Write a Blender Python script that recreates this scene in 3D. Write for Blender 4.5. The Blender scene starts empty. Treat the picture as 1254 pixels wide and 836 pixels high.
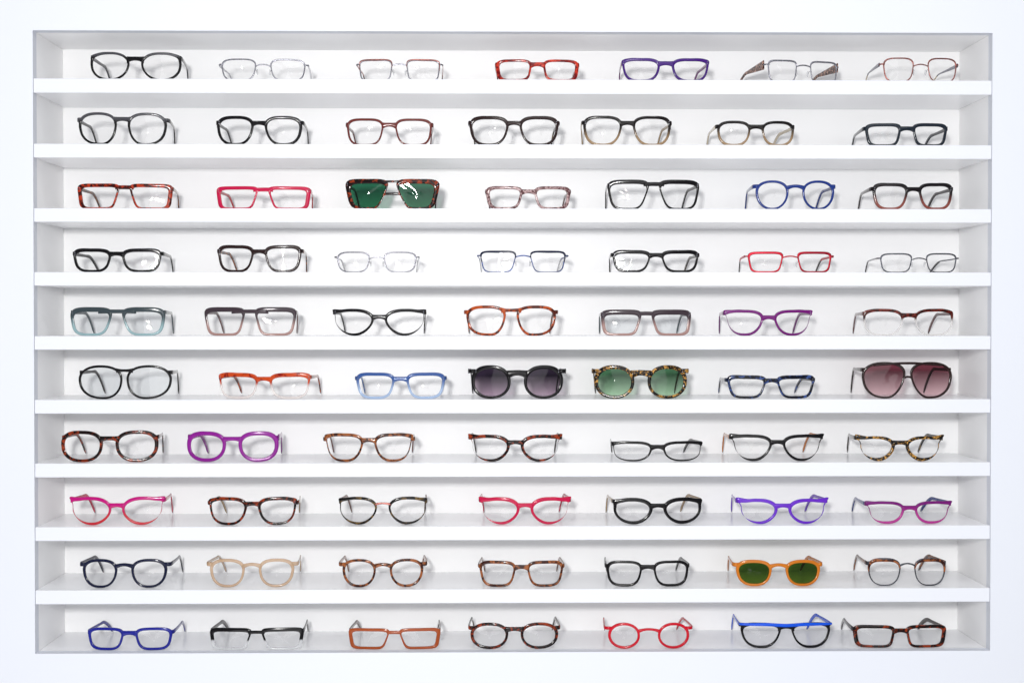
import bpy, math, random
from mathutils import Vector, Euler
random.seed(7)
S=bpy.context.scene
S.view_settings.view_transform='Standard'; S.view_settings.look='None'; S.view_settings.exposure=0
COL=S.collection
# ---------------------------------------------------------------- camera
F=1825.0; D=2.19
YAW=math.radians(0.85); PITCH=math.radians(0.72)
eul=Euler((math.radians(90)-PITCH,0,-YAW),'XYZ'); R=eul.to_matrix()
fwd=R@Vector((0,0,-1)); CAM=-fwd*(D/fwd.y)
cd=bpy.data.cameras.new('camera'); cam=bpy.data.objects.new('camera',cd); COL.objects.link(cam)
cam.location=CAM; cam.rotation_euler=eul; cd.lens=36*F/1254; cd.sensor_width=36; cd.clip_end=50
S.camera=cam
def unproj(px,py,y):
    d=R@Vector(((px-627)/F,(418-py)/F,-1)); t=(y-CAM.y)/d.y
    return CAM+d*t
# ---------------------------------------------------------------- materials
def lin(c,k=1.0): 
    return tuple(k*(v/255/12.92 if v/255<=0.04045 else ((v/255+0.055)/1.055)**2.4) for v in c)+(1,)
MATS={}
def base(name):
    m=bpy.data.materials.new(name); m.use_nodes=True; nt=m.node_tree
    b=nt.nodes['Principled BSDF']; MATS[name]=m
    return m,nt,b
def vec(nt,scale=None):
    tc=nt.nodes.new('ShaderNodeTexCoord'); oi=nt.nodes.new('ShaderNodeObjectInfo')
    ml=nt.nodes.new('ShaderNodeMath'); ml.operation='MULTIPLY'; ml.inputs[1].default_value=3.0
    nt.links.new(oi.outputs['Random'],ml.inputs[0])
    ad=nt.nodes.new('ShaderNodeVectorMath'); ad.operation='ADD'
    nt.links.new(tc.outputs['Object'],ad.inputs[0]); nt.links.new(ml.outputs[0],ad.inputs[1])
    return tc,ad.outputs[0]
G_=0.66
def finish(b,rough):
    b.inputs['Roughness'].default_value=rough*.75; b.inputs['Specular IOR Level'].default_value=0.28
def solid(name,c,rough=0.16,c2=None):
    m,nt,b=base(name)
    tc,v=vec(nt)
    n=nt.nodes.new('ShaderNodeTexNoise'); n.inputs['Scale'].default_value=90; n.inputs['Detail'].default_value=3
    nt.links.new(v,n.inputs['Vector'])
    mx=nt.nodes.new('ShaderNodeMix'); mx.data_type='RGBA'
    a=lin(c,G_); bb=lin(c2,G_) if c2 else tuple(min(1,x*1.3+0.001) for x in a[:3])+(1,)
    mx.inputs[6].default_value=a; mx.inputs[7].default_value=bb
    nt.links.new(n.outputs['Fac'],mx.inputs[0]); nt.links.new(mx.outputs[2],b.inputs['Base Color'])
    finish(b,rough)
    return m
def ramp(nt,v,dark,light,th,scale):
    n=nt.nodes.new('ShaderNodeTexNoise'); n.inputs['Scale'].default_value=scale; n.inputs['Detail'].default_value=2.5; n.inputs['Distortion'].default_value=1.2
    nt.links.new(v,n.inputs['Vector'])
    r=nt.nodes.new('ShaderNodeValToRGB'); e=r.color_ramp.elements
    e[0].position=th-0.06; e[0].color=lin(dark,G_); e[1].position=th+0.07; e[1].color=lin(light,G_)
    nt.links.new(n.outputs['Fac'],r.inputs[0]); return r.outputs[0]
def tort(name,dark,light,th=0.5,scale=110):
    m,nt,b=base(name)
    tc,v=vec(nt)
    nt.links.new(ramp(nt,v,dark,light,th,scale),b.inputs['Base Color'])
    finish(b,0.14)
    return m
def metal(name,c,rough=0.25):
    m,nt,b=base(name)
    tc,v=vec(nt)
    n=nt.nodes.new('ShaderNodeTexNoise'); n.inputs['Scale'].default_value=200
    nt.links.new(v,n.inputs['Vector'])
    mr=nt.nodes.new('ShaderNodeMapRange'); mr.inputs[3].default_value=rough*0.7; mr.inputs[4].default_value=rough*1.4
    nt.links.new(n.outputs['Fac'],mr.inputs[0]); nt.links.new(mr.outputs[0],b.inputs['Roughness'])
    b.inputs['Base Color'].default_value=lin(c); b.inputs['Metallic'].default_value=0.85
    return m
def clear(name,c,alpha):
    m=solid(name,c,0.08); nt=m.node_tree; b=nt.nodes['Principled BSDF']; b.inputs['Alpha'].default_value=alpha
    return m
def fade(name,ct,cb,z=0.02,w=0.006,ab=1.0,dark=None,th=0.5):
    """two-tone acetate: top colour fades to bottom colour along the height of the front"""
    m,nt,b=base(name)
    tc,v=vec(nt)
    sp=nt.nodes.new('ShaderNodeSeparateXYZ'); nt.links.new(tc.outputs['Object'],sp.inputs[0])
    mr=nt.nodes.new('ShaderNodeMapRange'); mr.interpolation_type='SMOOTHSTEP'
    mr.inputs[1].default_value=z-w; mr.inputs[2].default_value=z+w
    nt.links.new(sp.outputs[2],mr.inputs[0])
    mx=nt.nodes.new('ShaderNodeMix'); mx.data_type='RGBA'; mx.inputs[6].default_value=lin(cb,G_ if ab==1 else .9)
    nt.links.new(mr.outputs[0],mx.inputs[0])
    if dark: nt.links.new(ramp(nt,v,dark,ct,th,110),mx.inputs[7])
    else: mx.inputs[7].default_value=lin(ct,G_)
    nt.links.new(mx.outputs[2],b.inputs['Base Color'])
    if ab<1:
        ma=nt.nodes.new('ShaderNodeMapRange'); ma.inputs[3].default_value=ab; ma.inputs[4].default_value=1
        nt.links.new(mr.outputs[0],ma.inputs[0]); nt.links.new(ma.outputs[0],b.inputs['Alpha'])
    finish(b,0.15)
    return m
def lensmat(name,top,bot=None,refl=1.0,z0=0.006,z1=0.032):
    m=bpy.data.materials.new(name); m.use_nodes=True; nt=m.node_tree; MATS[name]=m
    nt.nodes.remove(nt.nodes['Principled BSDF']); out=nt.nodes['Material Output']
    tr=nt.nodes.new('ShaderNodeBsdfTransparent'); gl=nt.nodes.new('ShaderNodeBsdfGlossy'); gl.inputs['Roughness'].default_value=0.03
    fr=nt.nodes.new('ShaderNodeFresnel'); fr.inputs[0].default_value=1.55
    ms=nt.nodes.new('ShaderNodeMixShader')
    ml=nt.nodes.new('ShaderNodeMath'); ml.operation='MULTIPLY'; ml.inputs[1].default_value=refl; ml.use_clamp=True
    nt.links.new(fr.outputs[0],ml.inputs[0]); nt.links.new(ml.outputs[0],ms.inputs[0])
    nt.links.new(tr.outputs[0],ms.inputs[1]); nt.links.new(gl.outputs[0],ms.inputs[2]); nt.links.new(ms.outputs[0],out.inputs[0])
    if bot:
        tc=nt.nodes.new('ShaderNodeTexCoord'); sp=nt.nodes.new('ShaderNodeSeparateXYZ'); nt.links.new(tc.outputs['Object'],sp.inputs[0])
        mr=nt.nodes.new('ShaderNodeMapRange'); mr.inputs[1].default_value=z0; mr.inputs[2].default_value=z1
        nt.links.new(sp.outputs[2],mr.inputs[0])
        mx=nt.nodes.new('ShaderNodeMix'); mx.data_type='RGBA'; mx.inputs[6].default_value=lin(bot); mx.inputs[7].default_value=lin(top)
        nt.links.new(mr.outputs[0],mx.inputs[0]); nt.links.new(mx.outputs[2],tr.inputs[0])
    else: tr.inputs[0].default_value=lin(top)
    return m
solid('black',(14,11,16)); solid('navy',(22,28,58)); solid('blackbrown',(42,24,24)); solid('blue',(28,55,135)); solid('brightblue',(20,90,235))
solid('darkblue',(32,38,150)); solid('lightblue',(95,130,190)); solid('purple',(70,28,125)); solid('violet',(110,48,205)); solid('plum',(118,24,120))
solid('magenta',(200,25,115)); solid('orchid',(145,32,150)); solid('crimson',(205,22,75)); solid('red',(210,16,42)); solid('matred',(165,30,50),0.35)
solid('brown',(92,52,44)); solid('redbrown',(112,46,42)); solid('amber',(212,122,32)); solid('caramel',(150,85,50)); solid('rust',(170,80,38))
solid('slate',(84,98,104)); solid('mauve',(118,82,82)); solid('greyblack',(60,62,72)); solid('tan',(175,145,105))
solid('cream',(225,210,185)); solid('white_acetate',(225,225,232)); solid('bottle',(28,38,50))
tort('tort_dark',(26,12,12),(165,62,28),0.55); tort('tort_red',(62,12,10),(200,62,30),0.5); tort('tort_orange',(85,26,14),(205,88,32),0.51)
tort('tort_yellow',(18,14,14),(228,170,85),0.575,190); tort('tort_brown',(62,28,22),(175,102,56),0.5); tort('tort_crimson',(125,12,20),(228,64,40),0.5)
tort('tort_mauve',(100,58,62),(210,178,178),0.5,220); tort('tort_olive',(24,20,20),(130,102,58),0.58); tort('tort_blue',(14,18,36),(72,100,170),0.57)
tort('lattice',(60,28,26),(225,180,160),0.52,260); tort('speckle',(22,20,24),(235,230,235),0.66,300)
metal('silver',(135,135,144)); metal('gunmetal',(78,80,88)); metal('rosegold',(145,90,84)); metal('bronze',(105,70,60)); metal('bluemetal',(62,76,122)); metal('redmetal',(170,26,46),0.35)
clear('clearbeige',(215,180,145),0.62); clear('clearsmoke',(150,150,155),0.45); clear('clearwhite',(225,228,232),0.35)
fade('fade_brow_red',(220,80,32),(235,225,222),0.021,0.004,0.45,(150,20,12),0.46)
fade('fade_black_clear',(16,14,18),(220,222,225),0.014,0.002,0.35)
fade('fade_slate',(66,78,84),(150,182,188),0.02,0.01,0.85)
fade('fade_plumgrey',(70,58,66),(172,136,130),0.02,0.008,0.85)
fade('fade_blackbeige',(24,18,20),(160,132,100),0.018,0.01,0.9)
fade('fade_blackrose',(22,16,22),(158,82,72),0.016,0.01)
fade('fade_bluelight',(62,98,168),(175,198,232),0.02,0.01,0.75)
fade('fade_brown_clear',(125,38,26),(230,226,224),0.024,0.003,0.35,(50,16,12))
fade('fade_purplepink',(130,28,128),(200,60,160),0.02,0.01)
fade('fade_pinkred',(212,22,135),(222,48,62),0.022,0.01)
fade('fade_greyblack',(84,84,90),(16,14,18),0.036,0.003)
lensmat('lens_clear',(252,252,252),None,0.65)
lensmat('lens_cool',(240,242,243),None,0.9)
lensmat('lens_green',(38,104,76),(66,146,110),0.6)
lensmat('lens_greengrad',(70,116,82),(215,242,215),0.6,0.004,0.036)
lensmat('lens_purplegrad',(48,36,56),(228,206,222),0.5,0.002,0.034)
lensmat('lens_burgundy',(118,54,68),(252,226,230),0.6,0.002,0.042)
lensmat('lens_olive',(50,85,20),(95,125,40),0.5)

def white(name,c,rough,bump=0.02):
    m,nt,b=base(name)
    tc=nt.nodes.new('ShaderNodeTexCoord')
    n=nt.nodes.new('ShaderNodeTexNoise'); n.inputs['Scale'].default_value=3; n.inputs['Detail'].default_value=6
    nt.links.new(tc.outputs['Object'],n.inputs['Vector'])
    mx=nt.nodes.new('ShaderNodeMix'); mx.data_type='RGBA'
    mx.inputs[6].default_value=(c[0]*0.975,c[1]*0.975,c[2]*0.98,1); mx.inputs[7].default_value=(c[0],c[1],c[2],1)
    nt.links.new(n.outputs['Fac'],mx.inputs[0]); nt.links.new(mx.outputs[2],b.inputs['Base Color'])
    n2=nt.nodes.new('ShaderNodeTexNoise'); n2.inputs['Scale'].default_value=350; n2.inputs['Detail'].default_value=2
    nt.links.new(tc.outputs['Object'],n2.inputs['Vector'])
    bp=nt.nodes.new('ShaderNodeBump'); bp.inputs['Strength'].default_value=bump; bp.inputs['Distance'].default_value=0.001
    nt.links.new(n2.outputs['Fac'],bp.inputs['Height']); nt.links.new(bp.outputs[0],b.inputs['Normal'])
    b.inputs['Roughness'].default_value=rough
    return m
white('paint_wall',(0.71,0.735,0.80),0.5,0.05)
white('lacquer_edge_dimmed',(0.75,0.77,0.83),0.3)  # same lacquer as the shelves; dimmer light on the fronts put into the colour
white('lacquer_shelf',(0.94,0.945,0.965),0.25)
white('lacquer_back',(0.93,0.93,0.935),0.4)
white('lacquer_side',(0.965,0.965,0.97),0.4)

# ---------------------------------------------------------------- mesh helpers
def mk(name,V,Fc,mats,parent=None,idx=None,smooth=True):
    me=bpy.data.meshes.new(name); me.from_pydata([tuple(v) for v in V],[],Fc)
    for m in mats: me.materials.append(MATS[m])
    if idx:
        for p,i in zip(me.polygons,idx): p.material_index=i
    if smooth: me.polygons.foreach_set('use_smooth',[True]*len(me.polygons))
    import bmesh
    bm=bmesh.new(); bm.from_mesh(me); bmesh.ops.recalc_face_normals(bm,faces=bm.faces); bm.to_mesh(me); bm.free()
    o=bpy.data.objects.new(name,me); COL.objects.link(o)
    if parent: o.parent=parent
    return o
def box(x0,x1,y0,y1,z0,z1):
    V=[(x,y,z) for x in (x0,x1) for y in (y0,y1) for z in (z0,z1)]
    Fc=[(0,1,3,2),(4,6,7,5),(0,4,5,1),(2,3,7,6),(0,2,6,4),(1,5,7,3)]
    return V,Fc
def mkbox(name,b,mat,parent,bev=0.0008,edge=None):
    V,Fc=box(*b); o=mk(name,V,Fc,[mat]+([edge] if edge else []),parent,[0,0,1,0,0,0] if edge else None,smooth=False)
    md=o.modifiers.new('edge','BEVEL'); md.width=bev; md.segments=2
    return o
class MB:
    def __init__(s): s.V=[]; s.F=[]; s.I=[]
    def loft(s,secs,mi=0,M=10,e=0.55,closed=False,mif=None):
        b=len(s.V); n=len(secs)
        for C,U,W in secs:
            for k in range(M):
                p=2*math.pi*k/M; c,q=math.cos(p),math.sin(p)
                u=math.copysign(abs(c)**e,c); v=math.copysign(abs(q)**e,q)
                s.V.append(C+U*u+W*v)
        for i in range(n if closed else n-1):
            j=(i+1)%n
            for k in range(M):
                l=(k+1)%M
                s.F.append((b+i*M+k,b+i*M+l,b+j*M+l,b+j*M+k)); s.I.append(mif(i) if mif else mi)
        if not closed:
            s.F.append(tuple(b+k for k in range(M))); s.I.append(mif(0) if mif else mi)
            s.F.append(tuple(b+(n-1)*M+k for k in range(M))); s.I.append(mif(n-2) if mif else mi)
    def ell(s,C,r,mi=0,nu=10,nv=6):
        secs=[]
        for i in range(nv+1):
            a=-math.pi/2+math.pi*i/nv; rr=max(math.cos(a),0.05)
            secs.append((C+Vector((0,0,r[2]*math.sin(a))),Vector((r[0]*rr,0,0)),Vector((0,r[1]*rr,0))))
        s.loft(secs,mi,M=nu,e=1.0)

# ---------------------------------------------------------------- setting
lf=unproj(41.5,418,0).x; rt=unproj(1214,418,0).x
tp=unproj(627,39,0).z; bt=unproj(627,798,0).z
DEP=0.155
EX=1.3
V=[];Fc=[]
def q(x0,x1,z0,z1):
    b=len(V)
    v,f=box(x0,x1,0,0.018,z0,z1); V.extend(v); Fc.extend([tuple(b+i for i in t) for t in f])
q(-EX,lf,-0.9,0.9); q(rt,EX,-0.9,0.9); q(lf,rt,tp,0.9); q(lf,rt,-0.9,bt)
w=mk('wall',V,Fc,['paint_wall'],smooth=False); w['kind']='structure'; w['label']='smooth white painted wall around built-in shelving'
cab=bpy.data.objects.new('display_shelving',None); COL.objects.link(cab); cab.location=(0,0,0)
cab['label']='white lacquered built-in display shelving with ten rows'; cab['category']='shelving'
mkbox('back_panel',(lf-.02,rt+.02,DEP,DEP+.01,bt-.02,tp+.02),'lacquer_back',cab)
mkbox('side_panel',(lf-.018,lf,.0182,DEP-.0002,bt,tp),'lacquer_side',cab,0.0003)
mkbox('side_panel',(rt,rt+.018,.0182,DEP-.0002,bt,tp),'lacquer_side',cab,0.0003)
mkbox('top_panel',(lf-.018,rt+.018,.0182,DEP-.0002,tp+.0002,tp+.018),'lacquer_side',cab,0.0003)
mkbox('bottom_panel',(lf-.018,rt+.018,.0182,DEP-.0002,bt-.018,bt-.0002),'lacquer_shelf',cab,0.0003)
SH=[(97.5,115),(177,194),(255.5,272.3),(333.3,350),(411.3,428),(489,505.8),(566.5,583.5),(644,661),(721,738)]
ZT=[]
for a,b in SH:
    za=unproj(627,a,0.001).z; zb=unproj(627,b,0.001).z; ZT.append(za)
    mkbox('shelf_board',(lf+.0004,rt-.0004,.001,DEP-.0003,zb,za),'lacquer_shelf',cab,0.001,'lacquer_edge_dimmed')
ZT.append(bt)

# ---------------------------------------------------------------- glasses generator
K=0.0012*(1+0.022/D)
YF=0.021
def outl(a,b,P,inner=False,N=80):
    n=P['n']; n=P.get('ni',n) if inner else n
    ci=P.get('ci',0.8) if inner else 1
    cat=P['cat']*ci*0.6; wing=P['wing']*(ci-.35 if inner else 1)*0.85
    pts=[]
    for i in range(N):
        f=2*math.pi*i/N; c,s=math.cos(f),math.sin(f)
        r=(abs(c)**n+abs(s)**n)**(-1/n); x=r*c; z=r*s
        wb=(1-z)/2; wt=(1+z)/2
        z+=cat*wt*(max(0,x)**1.5)-P['dr']*wt*(max(0,-x)**2)
        z+=P['bl']*wb*(x*x)         # belly: bottom more pointed
        kk=wb**1.15
        x*=1-(P['to'] if x>0 else P['ti'])*kk
        x+=P['sk']*z
        g=math.exp(-((f-0.62)/0.22)**2)*wing
        x+=g; z+=g*.75
        pts.append([x,z])
    x0=min(p[0] for p in pts);x1=max(p[0] for p in pts);z0=min(p[1] for p in pts);z1=max(p[1] for p in pts)
    return [((2*(p[0]-x0)/(x1-x0)-1)*a,(2*(p[1]-z0)/(z1-z0)-1)*b) for p in pts]
def edge_x(pts,z,side):
    best=None
    for i in range(len(pts)):
        p,q_=pts[i],pts[(i+1)%len(pts)]
        if (p[1]-z)*(q_[1]-z)<=0 and p[1]!=q_[1]:
            t=(z-p[1])/(q_[1]-p[1]); x=p[0]+(q_[0]-p[0])*t
            if best is None or x*side>best*side: best=x
    return best if best is not None else 0
DEF=dict(n=3,ti=.28,to=.2,cat=0,dr=0,bl=0,sk=0,wing=0,g=13,ts=3.2,tt=3.6,tb=2.8,bz=.72,bh=5,ba=1.5,lug=2,hz=.78,tw=5,conv=8,dep=4.0,rv=0,pads=0,bar=None,brow=None,fl=.75)
ST={
'rect':dict(n=5,ti=.2,to=.16,g=14),
'rrect':dict(n=3.3,ti=.3,to=.2,g=14,cat=.1),
'flat':dict(n=6,ti=.34,to=.14,tt=5,ts=3.4,lug=0,hz=.82,bz=.84,bh=5,ba=.3,rv=1,g=12,fl=0.05),
'wayf':dict(n=3,cat=.2,ti=.36,to=.24,tt=4,g=13,rv=1),
'oval':dict(n=2.4,cat=.15,g=15,ti=.18,to=.08),
'round':dict(n=2.1,g=20,ti=.05,to=.05,lug=6,bz=.66,ba=3,bh=3.6),
'panto':dict(n=2.5,ti=.26,to=.26,g=17,lug=5,hz=.8,ba=3,bh=4),
'cat':dict(n=2.5,cat=.42,dr=.03,ti=.26,to=.1,bl=.12,wing=.2,g=13,tt=4.4,ts=3.4,lug=0,hz=.86,ci=.8,bz=.66),
'softcat':dict(n=2.8,cat=.28,ti=.3,to=.12,g=14,lug=0,hz=.82,wing=.08),
'avi':dict(n=2.7,ti=.55,to=.1,sk=.08,g=13,lug=3,bz=.76,ba=1.5),
'metal':dict(n=3.4,ti=.24,to=.2,g=17,ts=1.5,tt=1.7,tb=1.3,bh=1.5,ba=2.5,lug=4,dep=1.7,tw=1.7,pads=1,hz=.74,bz=.64),
'metalrect':dict(n=5,ti=.16,to=.14,g=17,ts=1.5,tt=2.1,tb=1.2,bh=1.7,ba=2,lug=4,dep=1.8,tw=2.2,pads=1,hz=.78,bz=.7),
}
def wrapy(x): return 1.25*x*x
def build(row,x0,x1,yt,style,fm,lm,tm,desc,yaw=0,**ov):
    P=dict(DEF); P.update(ST[style]); P.update(ov)
    cx=unproj((x0+x1)/2,418,YF).x; zs=ZT[row-1]
    H=unproj((x0+x1)/2,yt,YF).z-zs; W=(x1-x0)*K
    k=K
    sun=lm.startswith('lens_') and lm not in('lens_clear','lens_cool')
    kind='sunglasses' if sun else 'eyeglasses'
    root=bpy.data.objects.new(kind,None); COL.objects.link(root); root.empty_display_size=0.02
    root.location=(cx,YF+P.get('dy',random.uniform(-.002,.002)),zs+0.0001); root.rotation_euler=(0,0,math.radians(yaw+random.uniform(-.7,.7)))
    root['label']=desc; root['category']=kind if sun else 'glasses'; root['group']='glasses displayed on white shelves'
    g=P['g']*k; lug=P['lug']*k
    a=(W-g-2*lug)/4; b=H/2; ex=g/2+a
    hb=b
    outer=outl(a,b,P)
    tk=k*(1.08 if P['dep']>3 else 1.05)
    ts,tt,tb=P['ts']*tk,P['tt']*tk,P['tb']*tk; tso=P.get('tso',P['ts']*1.15)*tk
    ia=a-(ts+tso)/2; ib=b-(tt+tb)/2
    inner=[(x-(tso-ts)/2,z+(tb-tt)/2) for x,z in outl(ia,ib,P,True)]
    dep=P['dep']*0.001; metalf=P['dep']<3
    fr=MB()
    for sd in(1,-1):
        secs=[]
        for (xi,zi),(xo,zo) in zip(inner,outer):
            Xi,Xo=sd*(ex+xi),sd*(ex+xo); Zi,Zo=b+zi,b+zo
            C=Vector(((Xi+Xo)/2,wrapy((Xi+Xo)/2),(Zi+Zo)/2))
            U=Vector(((Xo-Xi)/2,wrapy(Xo)/2-wrapy(Xi)/2,(Zo-Zi)/2))
            secs.append((C,U,Vector((0,dep/2,0))))
        fr.loft(secs,0,closed=True,e=0.45 if not metalf else 0.9,M=12 if not metalf else 8)
    # bridge
    def bridge(zf,h,arch,depm,mi=0):
        zb=2*b*zf-b
        xo=ex+edge_x(outer,zb,-1); xi=ex+edge_x(inner,zb,-1) if abs(zb)<ib*.95 else xo+ts
        xb=xo*0.35+xi*0.65 if not metalf else (xo+xi)/2
        secs=[]
        for i in range(13):
            t=-1+2*i/12; x=xb*t; hh=h*(1+P['fl']*abs(t)**2.5 if not metalf else 1)
            secs.append((Vector((x,wrapy(x)-0.0004,b+zb+arch*(1-t*t))),Vector((0,depm/2,0)),Vector((0,0,hh/2))))
        fr.loft(secs,mi,e=0.7)
    bridge(P['bz'],P['bh']*k,P['ba']*k,dep*0.9,P.get('bmi',0))
    if P.get('bz2'): bridge(P['bz2'],P['bh']*k*.9,0,dep*0.85)
    # end pieces
    zh=2*b*P['hz']; xh=W/2-0.0012
    xr=ex+edge_x(outer,zh-b,1)
    lw=(P['tw']*k*0.5 if not metalf else 0.0011)
    lw=min(max(lw,0.0011),0.0032)
    for sd in(1,-1):
        secs=[]; path=[(xr-0.0025,0),(xr*0.5+xh*0.5,0),(xh-0.0012,0.0006),(xh-0.0002,0.0022),(xh,0.0052)]
        if xr-0.0025>xh-0.0015: path=[(xh-0.002,0.0006),(xh-0.0006,0.002),(xh,0.0052)]
        for i,(x,dy) in enumerate(path):
            y=wrapy(x)+dy
            last=i>=len(path)-2
            U=Vector((0,dep*0.42,0)) if not last else Vector((sd*0.0012,0.0003,0))
            if i==len(path)-2 : U=Vector((sd*0.0008,dep*0.3,0))
            secs.append((Vector((sd*x,y,zh)),U,Vector((0,0,lw))))
        fr.loft(secs,0,e=0.7)
        if P['rv']:
            for dz in(-1.1,1.1):
                X=sd*(ex+edge_x(outer,zh-b,1)-2.2*k); yy=wrapy(X)-dep/2
                C=Vector((X,yy,zh+dz*k*1.1)); fr.ell(C,(0.0009,0.00035,0.0008),1,8,4)
    if P['pads']:
        for sd in(1,-1):
            zp=2*b*0.42; xo=ex+edge_x(outer,zp-b,-1)
            C=Vector((sd*(xo-0.0026),0.0052,zp)); 
            fr.ell(C,(0.0014,0.0026,0.0046),2,8,6)
            p0=Vector((sd*(xo+0.0003),0.0006,zp+0.003)); 
            pts=[p0,p0+Vector((-sd*0.0004,0.003,0.001)),C+Vector((sd*0.0006,0.0004,0))]
            fr.loft([(p,Vector((0.00035,0,0)),Vector((0,0.0001,0.00035))) for p in pts],1,M=6,e=1)
    mk('front_frame',fr.V,fr.F,[fm,'silver','clearwhite','rosegold'],root,fr.I)
    # brow pieces
    if P['brow']:
        bm_,bth=P['brow']; 
        for sd in(1,-1):
            br=MB(); N=len(outer); secs=[]; i0=int(N*-0.01); i1=int(N*.47)
            for i in range(i0,i1+1):
                (x,z),(xn,zn)=outer[i%N],inner[i%N]
                t=(i-i0)/(i1-i0); h=bth*k*(0.25+0.75*math.sin(math.pi*min(1,max(0.04,t)))**.6)
                d=Vector((x-xn,0,z-zn)); d.normalize()
                c=Vector((sd*(ex+x),0,b+z)); dd=Vector((sd*d.x,0,d.z))
                c=c-dd*(h/2-0.0002); c.y=wrapy(c.x)-0.0002
                secs.append((c,Vector((0,0.0019,0)),dd*(h/2)))
            br.loft(secs,0,e=.65); mk('brow',br.V,br.F,[bm_],root)
    if P['bar']:
        typ,th,bmn,ext,arch=P['bar']; br=MB(); secs=[]; zc=2*hb-th*k/2
        for i in range(25):
            t=-1+i/12; x=ext*W/2*t; h=th*k*(1-0.35*abs(t)**3)
            dz=-arch*k*t*t if typ=='top' else -arch*k*(math.cos(math.pi*2*t)*.5+.5)*(1-abs(t))
            secs.append((Vector((x,wrapy(x)-0.0012,zc+dz)),Vector((0,dep*0.42,0)),Vector((0,0,h/2))))
        br.loft(secs,0,e=.65); mk('brow_bar',br.V,br.F,[bmn],root)
    # lenses
    for sd in(1,-1):
        V=[];Fc=[];NR=6;N=len(inner); mxi=(tb-tt)/2
        for r in range(1,NR+1):
            s=r/NR*1.015 if metalf else r/NR*1.03
            for x,z in inner:
                X=sd*(ex+x*s); Z=b+mxi+(z-mxi)*s
                bulge=0.0022*(1-((x/a)**2*.6+(z/a)**2*.6))
                V.append((X,wrapy(X)-bulge+0.0008,Z))
        X=sd*ex; V.append((X,wrapy(X)-0.0014,b+mxi)); c=len(V)-1
        for i in range(N):
            j=(i+1)%N; Fc.append((c,i,j))
            for r in range(NR-1): Fc.append((r*N+i,(r+1)*N+i,(r+1)*N+j,r*N+j))
        mk('lens',V,Fc,[lm],root)
    # temples
    y0=wrapy(xh)+0.0054; L=0.146-YF-y0-0.003; conv=P['conv']*0.001
    tw=P['tw']*k; tn=0.0011 if not metalf else 0.0006
    wide=P.get('wide',0)
    for sd in(1,-1):
        tb_=MB(); pts=[]; NS=26
        cv=conv+random.uniform(-.003,.003)
        for i in range(NS+1):
            s=i/NS; z=zh-0.0015*s
            if s>.62:
                u=(s-.62)/.38; z-=(zh-0.0015-0.0036)*(u**1.6)
            pts.append(Vector((sd*(xh-cv*s**1.6),y0+L*s,z)))
        secs=[]
        for i,p in enumerate(pts):
            t=(pts[min(i+1,NS)]-pts[max(i-1,0)]).normalized(); s=i/NS
            up=Vector((0,-t.z,t.y)).normalized()
            if metalf and not wide: hw=tw/2; th=tn*(1 if s<.66 else 1.5); hw= hw if s<.66 else max(hw,0.0014)+0.0006*math.sin(math.pi*(s-.66)/.34)
            elif wide: hw=wide*k/2*(1-0.65*min(1,s/.6)) if s<.6 else wide*k/2*.35; th=0.0009
            else: hw=tw/2*(1-.3*min(1,s/.5)) if s<.5 else tw/2*(.7+.35*math.sin(math.pi*min(1,(s-.5)/.55)*.62)); th=tn
            if i==NS: hw*=.55; th*=.7
            hw=max(hw,0.0007)
            secs.append((p,Vector((th,0,0)),up*hw))
        tm2=P.get('tip',('black' if metalf else tm))
        tb_.loft(secs,0,e=.65,mif=(lambda i:1 if i/NS>.66 and metalf else 0))
        mk('temple',tb_.V,tb_.F,[tm,tm2],root,tb_.I)
    return root
B=build; C='lens_clear'; L='lens_cool'
w_=' on a white shelf'
# row 1
B(1,112,222,64,'softcat','fade_greyblack',C,'greyblack','dark grey wide butterfly eyeglasses with clear lenses'+w_,2,n=2.3,ti=.3,ts=2.4,tt=2.8,tb=2.4,dr=.1)
B(1,268,378,72,'metal','silver',C,'white_acetate','thin silver metal eyeglasses with pale temples'+w_,2,tip='white_acetate',wide=4)
B(1,436,543,73,'metalrect','silver',C,'rosegold','silver metal rectangular eyeglasses with rosy temples'+w_,0,tip='brown',brow=('rosegold',2))
B(1,606,710,73,'rect','tort_crimson',C,'tort_orange','red and orange mottled rectangular eyeglasses'+w_,0,n=4,tso=4.5,lug=1,ts=2.6,tt=2.8)
B(1,761,869,71,'softcat','purple',C,'plum','dark purple plastic eyeglasses with upswept corners'+w_,0,n=3,rv=1,ts=3,tt=3.6,to=.25)
B(1,934,1033,74,'metalrect','silver',C,'lattice','silver half-rim eyeglasses with wide lattice patterned temples'+w_,12,wide=12,tip='lattice',conv=0)
B(1,1076,1176,71,'metal','rosegold',C,'silver','thin rosy metal eyeglasses with jewelled silver temples'+w_,3,wide=5,tip='cream')
# row 2
B(2,95,207,138,'avi','fade_greyblack',C,'black','black rounded aviator shaped plastic eyeglasses'+w_,3,n=2.5,ti=.42,ts=2.6,tt=3,tb=2.4,lug=3)
B(2,264,372,142,'wayf','black',C,'black','black soft rectangular eyeglasses with silver rivets'+w_,1,n=2.7,rv=1,ts=3,tt=3.6,cat=.12)
B(2,423,531,145,'rrect','redbrown',C,'redbrown','thin red-brown rounded rectangular eyeglasses'+w_,1,ts=2.2,tt=2.8,tb=2)
B(2,573,686,142,'wayf','blackbrown',C,'tort_olive','dark brown keyhole plastic eyeglasses with rivets'+w_,0,n=2.8,ts=3)
B(2,712,824,142,'wayf','fade_blackbeige',C,'tan','black and beige plastic eyeglasses with tan temples'+w_,1,n=2.8,ts=2.8,tt=3.4)
B(2,876,975,148,'rrect','fade_blackbeige',C,'cream','dark brown slim eyeglasses with cream temples'+w_,2,n=2.7,ts=2.4,tt=3.2)
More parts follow.
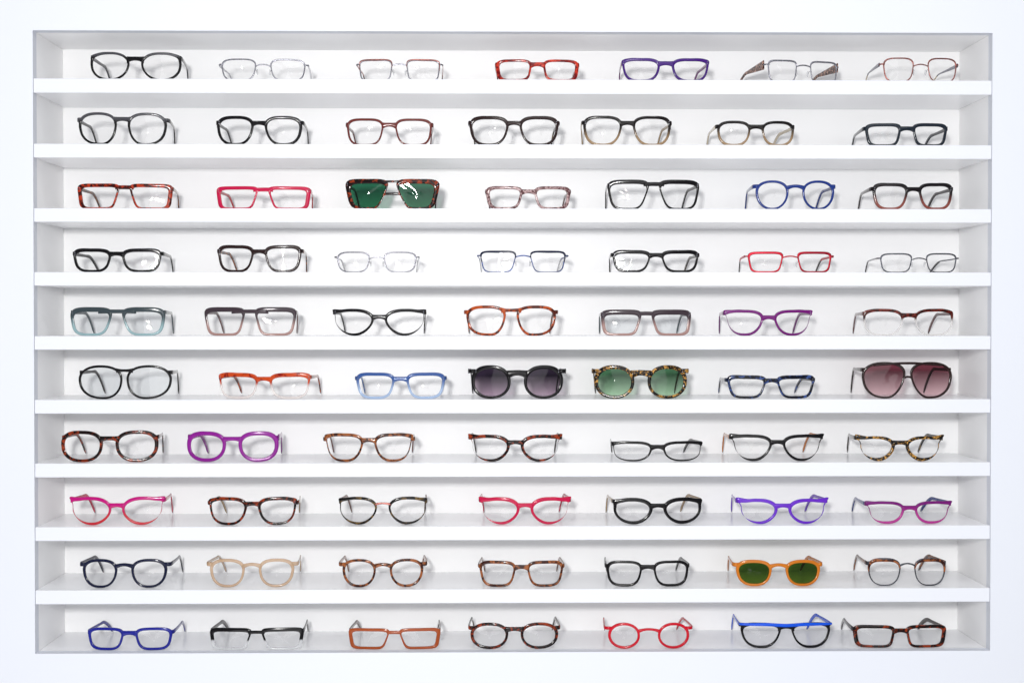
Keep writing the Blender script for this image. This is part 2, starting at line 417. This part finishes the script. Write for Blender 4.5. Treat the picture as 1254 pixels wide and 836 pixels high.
B(2,1057,1162,151,'rect','bottle',C,'bottle','dark slate rectangular plastic eyeglasses'+w_,-1,ts=3,tt=3.8,n=4.5,ti=.26,to=.22)
# row 3
B(3,96,211,225,'flat','tort_red',C,'tort_brown','brown tortoiseshell flat-top eyeglasses with thick sides'+w_,2,tso=5,tt=4.2,tb=2,ts=3)
B(3,265,380,228,'flat','crimson',C,'red','bright red flat-top rectangular eyeglasses'+w_,1,tso=5,tt=4,tb=2,ts=3)
B(3,423,538,219,'flat','tort_dark','lens_green','tort_dark','dark tortoiseshell flat-top sunglasses with green lenses'+w_,0,ti=.62,to=.2,n=4.5,tt=5.5,tb=2.6,bz=.5,bh=3,bz2=.91,ts=3,tso=6,g=10,sk=.04,cat=.05)
B(3,594,700,228,'rrect','tort_mauve',C,'mauve','mauve marbled rectangular plastic eyeglasses'+w_,1,tso=4.5,n=4,lug=1)
B(3,744,857,220,'flat','black',C,'black','black square eyeglasses with thick straight brow'+w_,0,tt=5,ts=2.8,ti=.45,to=.26,g=12,n=4.2,tb=2.2)
B(3,922,1025,221,'panto','blue',C,'blue','thin blue round eyeglasses with keyhole bridge'+w_,0,ts=2.5,tt=2.8,tb=2.4,n=2.3,lug=3)
B(3,1066,1169,224,'wayf','fade_blackrose',C,'blackbrown','dark brown two-tone rectangular eyeglasses'+w_,1,n=3.3,ts=3)
# row 4
B(4,88,199,304,'wayf','black',C,'black','glossy black rectangular eyeglasses with rivets'+w_,1,n=3.3,ts=3,tt=4.2,ti=.3)
B(4,265,371,300,'wayf','blackbrown',C,'tort_brown','dark brown squared eyeglasses with tortoiseshell temples'+w_,0,n=3.4,ts=2.8)
B(4,409,514,308,'metal','silver',C,'silver','thin silver rectangular wire-rim eyeglasses'+w_,1,tip='clearsmoke')
B(4,584,697,307,'metalrect','bluemetal',C,'bluemetal','dark blue metal rectangular half-rim eyeglasses'+w_,0,brow=('navy',3),tip='clearsmoke',ti=.3,to=.24)
B(4,748,858,306,'wayf','black',C,'tort_olive','black rectangular eyeglasses with olive tortoiseshell temples'+w_,1,n=3.6,ts=2.8,tt=4.4)
B(4,912,1023,308,'metalrect','redmetal',C,'redmetal','slim matte red metal rectangular eyeglasses'+w_,-1,ts=2.2,tt=2.9,tb=1.9,tip='blackbrown',tw=3,ti=.26,to=.2)
B(4,1074,1176,310,'metal','gunmetal',C,'gunmetal','thin gunmetal rectangular wire eyeglasses'+w_,-1,tip='black',n=4)
# row 5
B(5,86,201,376,'flat','fade_slate',L,'slate','translucent slate green squared eyeglasses'+w_,1,n=3.8,ti=.4,to=.2,tt=5.5,ts=3.4,g=12)
B(5,250,362,376,'flat','fade_plumgrey',C,'mauve','plum grey flat-top eyeglasses fading to rose'+w_,1,n=5,ti=.32,to=.24,tt=5.5,ts=3,rv=0)
B(5,407,522,378,'cat','black',C,'speckle','black pointed-oval eyeglasses with speckled temples'+w_,1,cat=.3,bl=.3,ts=3,tt=3.6,rv=1,wing=.28,ti=.2,n=2.3)
B(5,568,684,374,'avi','tort_orange',C,'tort_brown','brown and orange tortoiseshell aviator eyeglasses'+w_,1,n=2.8,ti=.5,ts=2.8,tt=3.4,bz=.84,bh=4,ba=0)
B(5,736,847,379,'flat','fade_plumgrey',L,'slate','smoky grey-brown flat-top plastic eyeglasses'+w_,1,n=5,ti=.34,tt=6,ts=3.6,rv=1)
B(5,886,996,379,'cat','plum',C,'plum','deep purple cat-eye eyeglasses'+w_,0,cat=.35,n=2.7,ts=2.8,tt=3.6,ti=.4,to=.3,rv=1,bl=.05,wing=.25)
B(5,1058,1168,378,'softcat','fade_brown_clear',C,'mauve','eyeglasses with tortoiseshell corners and clear rims'+w_,-2,n=2.6,ts=2,tt=3.4,tb=1.6,brow=('fade_brown_clear',3))
# row 6
B(6,96,209,447,'avi','black',L,'blackbrown','thin black oversized oval aviator eyeglasses'+w_,2,n=2.4,ti=.32,ts=2.4,tt=2.8,tb=2.4,bz=.84,g=5,lug=0,bh=3.5,cat=-.2,ba=0)
B(6,266,380,456,'softcat','fade_brow_red',C,'tort_orange','orange tortoiseshell brow eyeglasses with clear lower rims'+w_,-4,n=3.4,ti=.3,tt=5,ts=2.8,rv=1,to=.2)
B(6,434,547,456,'rrect','fade_bluelight',C,'lightblue','pale blue translucent rectangular eyeglasses'+w_,1,n=3.6,ti=.32,to=.26,ts=3,tt=3.8,rv=1)
B(6,573,694,447,'round','black','lens_purplegrad','black','black round sunglasses with purple gradient lenses'+w_,0,ts=3.6,tt=4.4,tb=3,g=16,lug=4,hz=.82,bh=7,bz=.7,tw=6,rv=1,cat=.12,ci=0,n=2.2)
B(6,725,845,447,'round','tort_yellow','lens_greengrad','tort_yellow','mottled round sunglasses with green gradient lenses'+w_,0,ts=3.8,tt=4.4,tb=3.2,g=16,lug=3,hz=.82,bh=7,bz=.7,tw=6,rv=1,cat=.12,ci=0,n=2.2)
B(6,889,1001,459,'wayf','tort_blue',C,'tort_blue','dark blue mottled rectangular eyeglasses'+w_,0,n=4.2,ti=.36,to=.28,ts=3,tt=4.6)
B(6,1056,1167,443,'avi','blackbrown','lens_burgundy','blackbrown','dark aviator sunglasses with burgundy gradient lenses'+w_,-1,n=2.5,ti=.5,to=.2,sk=.03,ts=2.4,tt=2.8,tb=2.4,bar=('top',3.2,'blackbrown',.75,3),bz=.56,bh=2.6,g=6,lug=0,cat=-.1)
# row 7
B(7,75,192,527,'oval','tort_dark',C,'tort_dark','dark red tortoiseshell oval eyeglasses'+w_,4,ts=3.6,tt=4,tb=3.4,lug=0,n=2.4,cat=.2)
B(7,228,340,528,'oval','orchid',C,'orchid','thick purple oval eyeglasses'+w_,0,ts=4,tt=4.8,tb=4,lug=0,tw=8,n=2.4,cat=.2)
B(7,395,508,530,'wayf','tort_brown',C,'redbrown','brown tortoiseshell squared cat-eye eyeglasses'+w_,1,n=2.8,cat=.3,ti=.4,to=.3,ts=2.8,tt=3.8,wing=.16)
B(7,573,689,531,'cat','tort_dark',C,'blackbrown','dark brown tortoiseshell cat-eye eyeglasses'+w_,0,ts=3.6,tt=4.8,cat=.4,wing=.42,n=2.3)
B(7,749,862,540,'cat','black',C,'black','slim black cat-eye half-frame eyeglasses'+w_,1,cat=.25,n=2.9,ts=2.6,tt=3.2,tb=1.8,wing=.2)
B(7,894,1011,531,'cat','black',C,'amber','black cat-eye eyeglasses with amber temples'+w_,0,cat=.4,n=2.5,ti=.4,to=.25,ts=3,tt=4.4,bl=.12,wing=.38)
B(7,1048,1157,532,'cat','tort_yellow',C,'tort_olive','black and yellow tortoiseshell cat-eye eyeglasses'+w_,-2,ts=3.8,tt=5,cat=.42,tb=3.6,wing=.55,ti=.3,n=2.2)
# row 8
B(8,84,200,608,'cat','fade_pinkred',C,'crimson','bright pink cat-eye eyeglasses'+w_,2,ts=2.8,tt=4,cat=.35,n=2.2,bl=.15,wing=.36,ti=.15)
B(8,253,365,608,'wayf','tort_dark',C,'tan','brown tortoiseshell rounded eyeglasses with rivets'+w_,1,n=2.7,cat=.25,ts=3.2,tt=4,wing=.12)
B(8,414,523,608,'softcat','tort_olive',C,'bronze','dark olive oval eyeglasses with bronze bridge'+w_,1,n=2.2,cat=.3,ts=2.4,tt=3.4,bh=2.2,wing=.22,bmi=3,bl=.1)
B(8,586,700,608,'cat','crimson',C,'crimson','crimson pink cat-eye eyeglasses'+w_,0,ts=3.4,tt=4.6,cat=.35,n=2.2,wing=.4)
B(8,750,862,609,'cat','black',C,'tan','glossy black oval cat-eye eyeglasses'+w_,3,ts=4,tt=4.4,tb=3.6,cat=.25,n=2.2,bl=.1,wing=.2)
B(8,902,1016,609,'cat','violet',C,'violet','violet cat-eye eyeglasses'+w_,0,ts=3.6,tt=5,cat=.36,wing=.5,n=2.2)
B(8,1060,1168,613,'cat','fade_purplepink',C,'blue','purple cat-eye eyeglasses with blue temples'+w_,0,ts=2.8,tt=3.6,cat=.3,n=2.6,ti=.34,to=.24,wing=.38,bl=0)
# row 9
B(9,95,208,684,'panto','navy',C,'navy','dark navy round keyhole eyeglasses'+w_,0,ts=2.8,tt=3.2,tb=2.6,n=2.5)
B(9,251,364,684,'panto','clearbeige',C,'clearbeige','translucent beige round eyeglasses'+w_,1,ts=3,n=2.6,tt=3.6)
B(9,414,523,684,'panto','tort_brown',C,'caramel','brown tortoiseshell round eyeglasses'+w_,1,ts=2.6,n=2.4,tt=3)
B(9,585,692,686,'rrect','tort_brown',C,'tort_brown','brown tortoiseshell rectangular eyeglasses'+w_,0,ts=2.6,n=3.6,ti=.3,to=.26,cat=.12)
B(9,741,846,686,'rrect','black',C,'black','black rounded rectangular eyeglasses'+w_,0,ts=2.6,n=3.2,tt=3)
B(9,898,1010,685,'panto','amber','lens_olive','amber','amber sunglasses with dark green lenses'+w_,0,ts=3,tt=3.6,n=2.6,lug=4)
B(9,1062,1162,683,'panto','gunmetal',C,'tort_brown','browline eyeglasses with tortoiseshell brows and wire rims'+w_,-1,ts=1.3,tt=2,tb=1.2,n=2.8,brow=('tort_brown',4.8),bh=1.8,lug=2)
# row 10
B(10,104,211,768,'rect','darkblue',C,'darkblue','dark blue rectangular eyeglasses'+w_,0,ts=2.8,n=3.6,tt=3.2,ti=.3,to=.22)
B(10,256,371,768,'flat','fade_black_clear',C,'black','black half-frame rectangular eyeglasses with clear lower rims'+w_,0,tt=4.5,ts=3,tso=4.5,rv=0,tw=6,bz=.8,bh=4)
B(10,426,539,769,'flat','rust',C,'brown','orange-brown flat-top rectangular eyeglasses'+w_,0,tt=3.6,tso=4.5,ts=2.6,rv=0,tw=6,bz=.8,bh=4)
B(10,573,687,762,'oval','tort_dark',C,'tort_olive','dark tortoiseshell oval eyeglasses'+w_,0,ts=3.2,tt=3.4,n=2.3,lug=3,tb=3,cat=0)
B(10,740,850,762,'round','red',C,'red','bright red round eyeglasses'+w_,0,ts=2.8,tt=3,tb=2.8,lug=5,g=22,tw=4,bh=3)
B(10,906,1021,762,'wayf','black',C,'brightblue','black hexagonal eyeglasses with bright blue brow bar'+w_,0,n=3,ti=.4,to=.3,ts=2.6,tt=3.4,bar=('over',4.2,'brightblue',1.0,1.2),hz=.9,bl=.1,rv=0,bz=.8,cat=.1)
B(10,1046,1162,765,'rect','tort_dark',C,'blackbrown','black and tortoiseshell rectangular eyeglasses'+w_,0,ts=3,tso=5,tt=3.8,lug=0,tw=6)

# ---------------------------------------------------------------- light
wd=bpy.data.worlds.new('World'); S.world=wd; wd.use_nodes=True
wd.node_tree.nodes['Background'].inputs[0].default_value=(0.94,0.96,1.0,1); wd.node_tree.nodes['Background'].inputs[1].default_value=0.37
def area(name,loc,size,en,col=(1,1,1)):
    l=bpy.data.lights.new(name,'AREA'); l.energy=en; l.size=size; l.color=col
    o=bpy.data.objects.new(name,l); COL.objects.link(o); o.location=loc
    o.rotation_euler=(Vector((0,0,0))-Vector(loc)).to_track_quat('-Z','Y').to_euler()
area('key_lamp',(-0.24,-2.6,0.28),0.15,36,(1,0.99,0.97))
area('soft_fill',(0.3,-3.3,0.2),1.6,16)  # unseen frontal fill, added to even out the light
area('soft_fill_high',(0.4,-2.4,2.0),1.8,22)  # added fill from above to brighten the shelf tops, no real fixture
area('soft_fill_low',(-0.4,-2.4,-1.9),1.8,24)  # added fill from below to lift the undersides, no real fixture
for x in(-.7,.1,.8): area('ceiling_spot',(x,-1.3,1.7),0.04,1.6)
